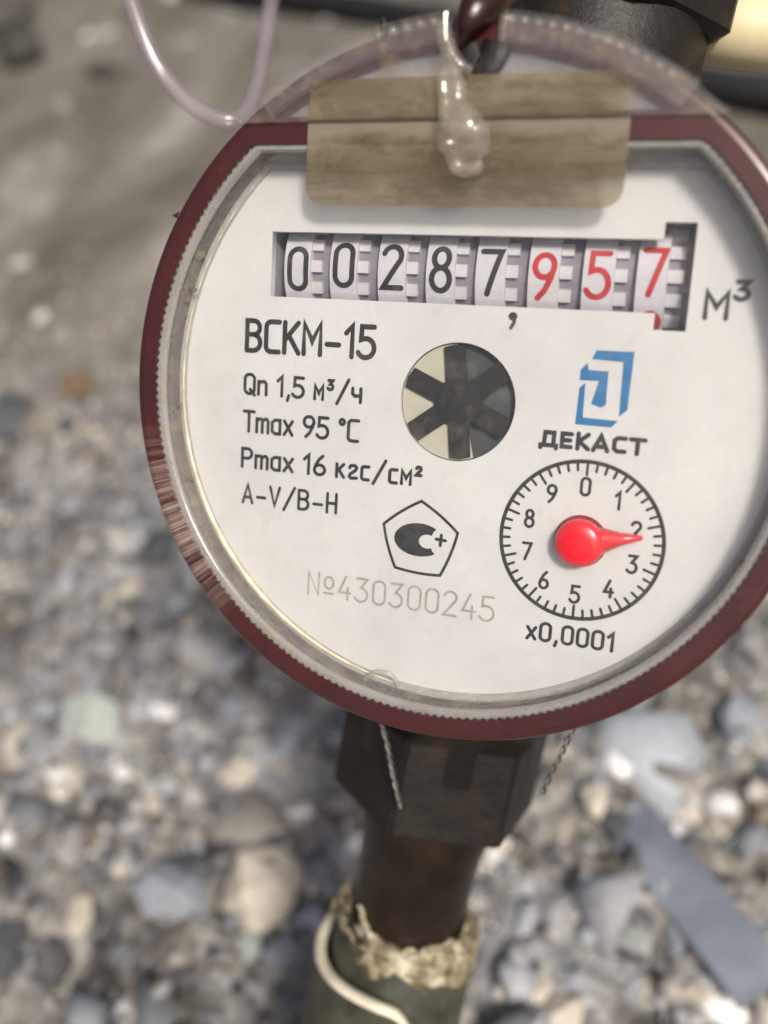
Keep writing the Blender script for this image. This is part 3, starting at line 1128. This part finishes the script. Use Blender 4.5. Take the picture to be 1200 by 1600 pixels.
prof = [(32.2, 23.2, .02), (32.35, 23.4, .55), (32.75, 23.9, .65), (33.0, 24.6, 3.0), (33.55, 25.15, 3.9)]
V, F = [], []
for (r, yc, z) in prof:
    rr = d_ring(r, yc)
    V += [(x, y, z) for x, y in rr]
n_ = len(rr)
for j in range(len(prof) - 1):
    for i in range(n_):
        k = (i + 1) % n_
        F.append((j * n_ + i, j * n_ + k, (j + 1) * n_ + k, (j + 1) * n_ + i))
edge_split(mesh('cover_wall', V, F, MAT['wall'], cover, True), 40)
fill('cover_teeth', [circ(34.2, 180), d_shape(33.05, 24.9, 0, 90, 2)], 3.95, 4.15, MAT['wall'], cover)
# rounded bead on top of the wall
bd = d_ring(33.0, 24.75)
V, F = tube_data([(x, y, 3.75) for x, y in bd] + [(bd[0][0], bd[0][1], 3.75)], .42, 8, 1.0, (0, 0, 1), False)
mesh('cover_bead', V, F, MAT['wall'], cover, True)
ga = circ(32.35, 70, (0, 0), 138, 262, True)  # yellowed glue line, swollen at lower left to stand for the sun's glow
V, F = tube_data([(x, y, .55) for x, y in ga], [.03 + .24 * math.exp(-((i - 46) / 18.0) ** 2) + .03 * math.sin(i * 2.1) + .02 * math.sin(i * 5.3) for i in range(71)], 8, .8, (0, 0, 1))
mesh('glue_glow_bead', V, F, MAT['glue'], cover, True)
for (px, py, rp, el) in ((294, 447, .50, 1.3), (304, 453, .30, 2.0), (291, 470, .28, 1.0), (313, 398, .55, .35), (281, 632, .30, 1.8), (290, 735, .22, 1.5), (300, 748, .25, 2), (1160, 878, .5, .8)):
    c = U(px, py, 1.9)
    lathe('dirt_speck', [(rp * 1.0, -.05), (rp * .7, .08), (.01, .12)], MAT['dirt'], cover, 9, (c, np.array([.45 if px < 700 else -.45, .1, .88]), np.array([.88, 0, -.45])), True, lambda r_, h_, a_, e=el: (r_ * (1 + .3 * math.sin(2 * a_ + 1) * e * .5 + .15 * math.sin(3 * a_)), h_))
# moulding mark at the bottom of the wall
V, F = tube_data(smooth_path([U(*q) for q in ((570, 1062, 1.2), (583, 1052, 1.6), (597, 1050, 1.8), (612, 1056, 1.6), (622, 1070, 1.2))]), .28, 8)
mesh('moulding_mark', V, F, MAT['wall'], cover, True)

# hinge segment over the top of the collar
seg = segment(36.25, 27.05, 60, NOTCH)
hinge = fill('hinge_plate', [seg], 4.56, 5.1, MAT['hinge'], meter, .08)
fill('hinge_pocket', [segment(33.2, 26.2)], 2.2, 2.5, MAT['pocket'], hinge)


def rim_arc(a0, a1):
    ro, ri = 36.3, 33.7
    return circ(ro, 30, (0, 0), a0, a1, True) + circ(ri, 30, (0, 0), a1, a0, True)


hin_a = math.degrees(math.asin(27.2 / 36.3))
edge_split(fill('hinge_rim', [rim_arc(hin_a + 5.5, 84.6), rim_arc(92.9, 180 - hin_a - 5.5)], 5.12, 6.3, MAT['hinge'], hinge, .22), 30)
for a in list(np.arange(58, 84, 2.1)) + list(np.arange(95, 106, 2.2)):
    r = 35.3
    x, y = r * math.cos(math.radians(a)), r * math.sin(math.radians(a))
    lathe('bead', [(.01, .55), (.28, .5), (.45, .3), (.5, 0)], MAT['tab'], hinge, 10, (np.array([x, y, 6.25]), np.array([0, 0, 1.]), np.array([1., 0, 0])))

# aged sticker across the hinge line
NX, NY = 46, 30


def sticker_pt(u, v):
    y = 18.95 + v * (30.9 - 18.95)
    x0, x1 = -16.0, 15.6
    if y > 27.0:
        x0, x1 = -15.9, 14.9
    cr = 1.9
    if y < 18.95 + cr:
        d = cr - math.sqrt(max(0, cr * cr - (18.95 + cr - y) ** 2))
        x0 += d
        x1 -= d
    t = min(1, max(0, (y - 26.75) / .5))
    z = 4.66 + (5.18 - 4.66) * t * t * (3 - 2 * t)
    if y < 24.3:                                        # sinks from the collar bar onto the window
        t = min(1, (24.3 - y) / 5.0)
        z = 4.66 - 1.5 * t * t * (3 - 2 * t)
    x = x0 + u * (x1 - x0)
    k = (CC[2] - z) / (CC[2] - 5)
    x, y = CC[0] + (x - CC[0]) * k, CC[1] + (y - CC[1]) * k
    return (x, y + .03 * math.sin(u * 23) * (1 - v), z + .02 * math.sin(x * 1.3 + y) + .02 * math.sin(y * 2.3))


vs = sorted(list(np.linspace(0, .14, 8)) + list(np.linspace(.17, .64, 10)) + list(np.linspace(.65, .71, 8)) + list(np.linspace(.75, 1, 6)))
V = [sticker_pt(u, v) for v in vs for u in np.linspace(0, 1, NX)]
F = [(j * NX + i, j * NX + i + 1, (j + 1) * NX + i + 1, (j + 1) * NX + i) for j in range(len(vs) - 1) for i in range(NX - 1)]
sk = mesh('sticker', V, F, MAT['sticker'], meter, True)
sk['label'] = 'aged tan sticker streaked with brown dirt'

# latch tongue hanging from the notch
P, R_ = smooth_path([U(*q) for q in ((704, 98, 5.9), (704, 118, 6.2), (706, 150, 6.3), (714, 182, 6.2), (724, 205, 6.1), (728, 235, 5.8), (735, 256, 5.3), (738, 268, 4.9))], [.8, 1.3, 1.35, 1.7, 2.6, 2.45, 1.5, .7])
P = [p + np.array([.10 * math.sin(i * .7), 0, .08 * math.sin(i * .5)]) for i, p in enumerate(P)]
R_ = [q * (1 + .05 * math.sin(i * .8)) for i, q in enumerate(R_)]
latch = tube('latch_tongue', P, R_, MAT['tab'], meter, 20, .55, (0, 0, 1))
P, R_ = smooth_path([U(*q) for q in ((690, 40, 5.9), (697, 64, 6.1), (706, 88, 6.1), (720, 104, 6.0), (738, 110, 5.7))], [.75, .85, .8, .7, .4])
tube('notch_lip', P, R_, MAT['tab'], latch, 14)
P, R_ = smooth_path([U(*q) for q in ((705, 258, 6.0), (722, 266, 6.0), (738, 264, 6.0), (752, 252, 6.0))], [.5, .65, .6, .4])
tube('latch_lip', P, R_, MAT['tab'], latch, 12)
lathe('latch_boss', [(1.5, 0), (1.45, .5), (1.0, .8), (.01, .9)], MAT['tab'], latch, 20, (U(722, 200, 6.9), np.array([0, 0, 1.]), np.array([1., 0, 0])))

# dark resin run into the notch
P, R_ = smooth_path([U(*q) for q in ((778, -30, 1), (762, -4, 4), (742, 18, 6), (728, 40, 6.5), (719, 66, 6.2))], [2.8, 2.4, 1.7, 1.05, .25])
rs = tube('resin_drip', P, R_, MAT['resin'], meter, 14, .8)
dm = rs.modifiers.new('sub', 'SUBSURF')
dm.levels = dm.render_levels = 2
V, F = tube_data(smooth_path([(-.6, 33.6, 4.4), (.3, 32.2, 4.5), (1.2, 31.7, 4.5), (2.2, 32.4, 4.5), (2.7, 33.8, 4.4)]), 1.5, 12, .35, (0, 0, 1))
mesh('notch_shade_rust', V, F, MAT['iron'], rs, True)  # dark lump painting in the notch's shaded, rusty inside

# nuts and pipe on the barrel axis


def axpt(s):
    return AX_O + AXD * s


def hexnut(name, s0, s1, R, rot, parent, bev=1.6):
    V, F = [], []
    rowsn = [(s0, R - bev), (s0 + bev * .55, R), (s1 - bev * .55, R), (s1, R - bev)]
    z = np.array([0, 0, 1.])
    NN = 6
    fr = []
    for s, r in rowsn:
        for i in range(6):
            for t in (-.46, -.38, 0, .38, .46):
                a0 = math.radians(rot + 60 * i)
                a1 = math.radians(rot + 60 * (i + 1))
                m = .5 + t
                x = (math.cos(a0) * (1 - m) + math.cos(a1) * m) * r
                y = (math.sin(a0) * (1 - m) + math.sin(a1) * m) * r
                V.append(axpt(s) + z * x + AXS * y)
    n = 30
    for j in range(3):
        for i in range(n):
            k = (i + 1) % n
            F.append((j * n + i, (j + 1) * n + i, (j + 1) * n + k, j * n + k))
    for j in (0, 3):
        c = len(V)
        V.append(axpt(rowsn[j][0]))
        for i in range(n):
            F.append((c, j * n + i, j * n + (i + 1) % n))
    o = mesh(name, V, F, MAT['iron'], parent, True)
    edge_split(o, 28)
    return o


hexnut('union_nut', 44.0, 58.8, 14.8, -8, meter)
hexnut('union_nut', -66.0, -44.0, 15.6, 22, meter)
tail = lathe('tail_piece', [(10.2, 57), (10.0, 61), (8.8, 66), (8.5, 74), (8.4, 92)], MAT['rusty'], meter, 40, (AX_O, AXD, AXS))
lathe('outlet_pipe', [(10, -64), (10, -110)], MAT['iron'], meter, 32, (AX_O, AXD, AXS))

# ------------------------------------------------------------------ riser pipe with sleeve below the meter
SB = axpt(84)
riser = empty('riser_pipe', WORLD)
tag(riser, 'dark olive pipe coupling wound with cream thread tape below the meter', 'pipe')
lathe('coupling', [(7.5, 78.8), (10.0, 79.0), (10.6, 80), (10.8, 100), (10.8, 210)], MAT['olive'], riser, 48, (RISER_O, AXD, AXS))
parts = []
zv = np.array([0, 0, 1.])
rnd = random.Random(5)
for k in range(48):
    a0 = rnd.uniform(0, 6.28)
    ln = rnd.uniform(.15, 1.1)
    r0 = rnd.uniform(8.7, 10.8)
    s0 = 78.9 - (10.5 - r0) * rnd.uniform(.2, 1.6) + rnd.uniform(-.3, .9)
    P = []
    sk_ = rnd.uniform(-3.6, 3.6)
    for j in range(7):
        a = a0 + ln * j / 6
        P.append(axpt(s0 + rnd.uniform(-.35, .35) + sk_ * (j / 6 - .5)) + (AXS * math.cos(a) + zv * math.sin(a)) * (r0 + rnd.uniform(-.3, .3)))
    rr = rnd.uniform(.12, .5)
    parts.append(tube_data(smooth_path(P, k=3), [rr * (.4 + .6 * math.sin(math.pi * min(1, max(0, (i + .5) / 19)))) for i in range(19)], 7, rnd.uniform(.5, 1)))
V, F = join(parts)
def paste(r, h, a):
    w = .2 * math.sin(5 * a + h) + .14 * math.sin(11 * a + 2 * h) + .08 * math.sin(31 * a - 3 * h)
    if h > 81:
        h += .9 * math.sin(3 * a + 1) + .6 * math.sin(8 * a)
    side = .5 + .5 * math.cos(a - .5)                    # thick smear at the front right, thin elsewhere
    return (r + w) * (.84 + .08 * side), h + .8 * (1 - side) + .45 * math.sin(4 * a + r) + .2 * math.sin(17 * a + r)


lathe('sealant', [(8.6, 77.8), (9.6, 77.9), (10.6, 78.3), (11.4, 78.6), (11.9, 79.6), (11.85, 80.8), (11.75, 82.2), (11.4, 83.2)], MAT['tape'], riser, 160, (RISER_O, AXD, AXS), True, paste)
tp = mesh('thread_tape', V, F, MAT['tape'], riser, True)

sleeve = empty('sleeve_pipe', WORLD)
tag(sleeve, 'olive green sleeve pipe with cream slanted cut rim around the coupling', 'pipe')
sa = math.radians(200)


def slant(r, h, a):
    # a = 0 along AXS (right on the dial); cut is high at the left and back, low at front right
    return r, h + (SLK * max(0, math.cos(a - SLA)) ** 2 + .5 * math.sin(3 * a) if h < 95 else 0)


SLK, SLA = 34.0, math.radians(-10)
FR = (RISER_O, AXD, AXS)
so = lathe('sleeve_wall', [(11.6, 85.8), (11.6, 215)], MAT['olive'], sleeve, 72, FR, True, slant)
lathe('sleeve_lining', [(13.1, 215), (13.1, 85.8)], MAT['olive'], sleeve, 72, FR, True, slant)
lathe('cut_rim', [(11.55, 85.9), (11.5, 85.4), (11.8, 85.0), (12.8, 85.0), (13.2, 85.4), (13.15, 85.9)], MAT['creamrim'], sleeve, 72, FR, True, slant)

# ------------------------------------------------------------------ loose things round the meter


def twisted(px_pts, z, label):
    P = smooth_path([U(a, b, z) for a, b in px_pts], k=14)
    parts = []
    for ph in (0, math.pi):
        Q = []
        for i, p in enumerate(P):
            t = P[min(i + 1, len(P) - 1)] - P[max(i - 1, 0)]
            t /= np.linalg.norm(t)
            a = np.cross(t, [0, 0, 1.])
            a /= np.linalg.norm(a)
            b = np.cross(a, t)
            th = i * .55 + ph
            Q.append(p + (a * math.cos(th) + b * math.sin(th)) * .19)
        parts.append(tube_data(Q, .18, 6))
    V, F = join(parts)
    o = mesh('seal_wire', [W3 @ v - [0, 0, GROUND_Z] for v in V], F, MAT['wire'], None, True)
    tag(o, label, 'wire')
    return o


twisted([(596, 1128), (607, 1172), (613, 1205), (622, 1245), (626, 1262)], -8.6, 'thin twisted seal wire hanging in front of the dark union nut')
twisted([(900, 1128), (884, 1165), (866, 1200), (848, 1240)], -13, 'thin twisted seal wire beside the edge of the dark union nut')


def wtube(name, P, R, mat, label, cat, n=14, flat=1.0):
    V, F = tube_data(P, R, n, flat)
    o = mesh(name, [W3 @ v - [0, 0, GROUND_Z] for v in V], F, mat, None, True)
    tag(o, label, cat)
    return o


lp = [(150, -140, -12), (188, -50, -13), (208, 10, -14), (232, 75, -15), (262, 125, -16), (300, 165, -17), (345, 187, -18), (378, 182, -20), (400, 140, -26), (412, 80, -34), (424, 0, -42), (440, -90, -50)]
wtube('seal_loop', smooth_path([U(*q) for q in lp]), 1.15, MAT['loop'], 'clear plastic cord looping down beside the collar', 'cord', 14)
sp = [(600, 60, 3.8), (600, 40, 3.9), (598, 27, 4)]
wtube('splinter', [U(*q) for q in sp], [.45, .4, .22], MAT['hose'], 'small dark splinter sticking up behind the clear hinge', 'splinter', 7)

# cream pipe leaving the top nut to the right
P = [U(1080, 40, -30), U(1145, 46, -30), U(1230, 56, -31), U(1500, 90, -34)]
wtube('plastic_pipe', smooth_path(P), 4.3, MAT['yellow'], 'cream yellow plastic pipe beside the dark nut above the meter', 'pipe', 28)

# black hose on the ground behind
hp = [(100, -95), (330, -25), (450, -4), (570, 14), (690, 36), (850, 70), (1000, 108), (1130, 136), (1250, 150), (1500, 175)]
P = smooth_path([np.array(G(a, b, .008)) for a, b in hp])
V, F = tube_data(P, .0075, 16)
ho = mesh('rubber_hose', V, F, MAT['hose'], None, True, 1.0)
tag(ho, 'black rubber hose lying on the ground behind the meter', 'hose')

# blue-grey metal strip on the gravel
c0, c1 = G(968, 1268, .0015), G(1198, 1548, .005)
dv = (c1 - c0)
L = np.linalg.norm(dv[:2])
dv = dv / L
nv = np.array([-dv[1], dv[0], 0])
wd = .0062
V, F = [], []
NSEG = 10
for i in range(NSEG + 1):
    t = i / NSEG
    c = c0 + (c1 - c0) * t
    for (a, b) in ((-1, -.0012), (-1, .0008), (-.93, .0012), (.93, .0012), (1, .0008), (1, -.0012)):
        V.append(c + nv * a * wd + np.array([0, 0, b + .0006 * math.sin(t * 3)]))
for i in range(NSEG):
    for j in range(6):
        F.append((6 * i + j, 6 * i + (j + 1) % 6, 6 * i + 6 + (j + 1) % 6, 6 * i + 6 + j))
F += [(5, 4, 3, 2, 1, 0), tuple(6 * NSEG + j for j in range(6))]
stp = mesh('metal_strip', V, F, MAT['strip'], None, False, 1.0)
tag(stp, 'flat blue-grey metal strip lying on the gravel', 'metal strip')
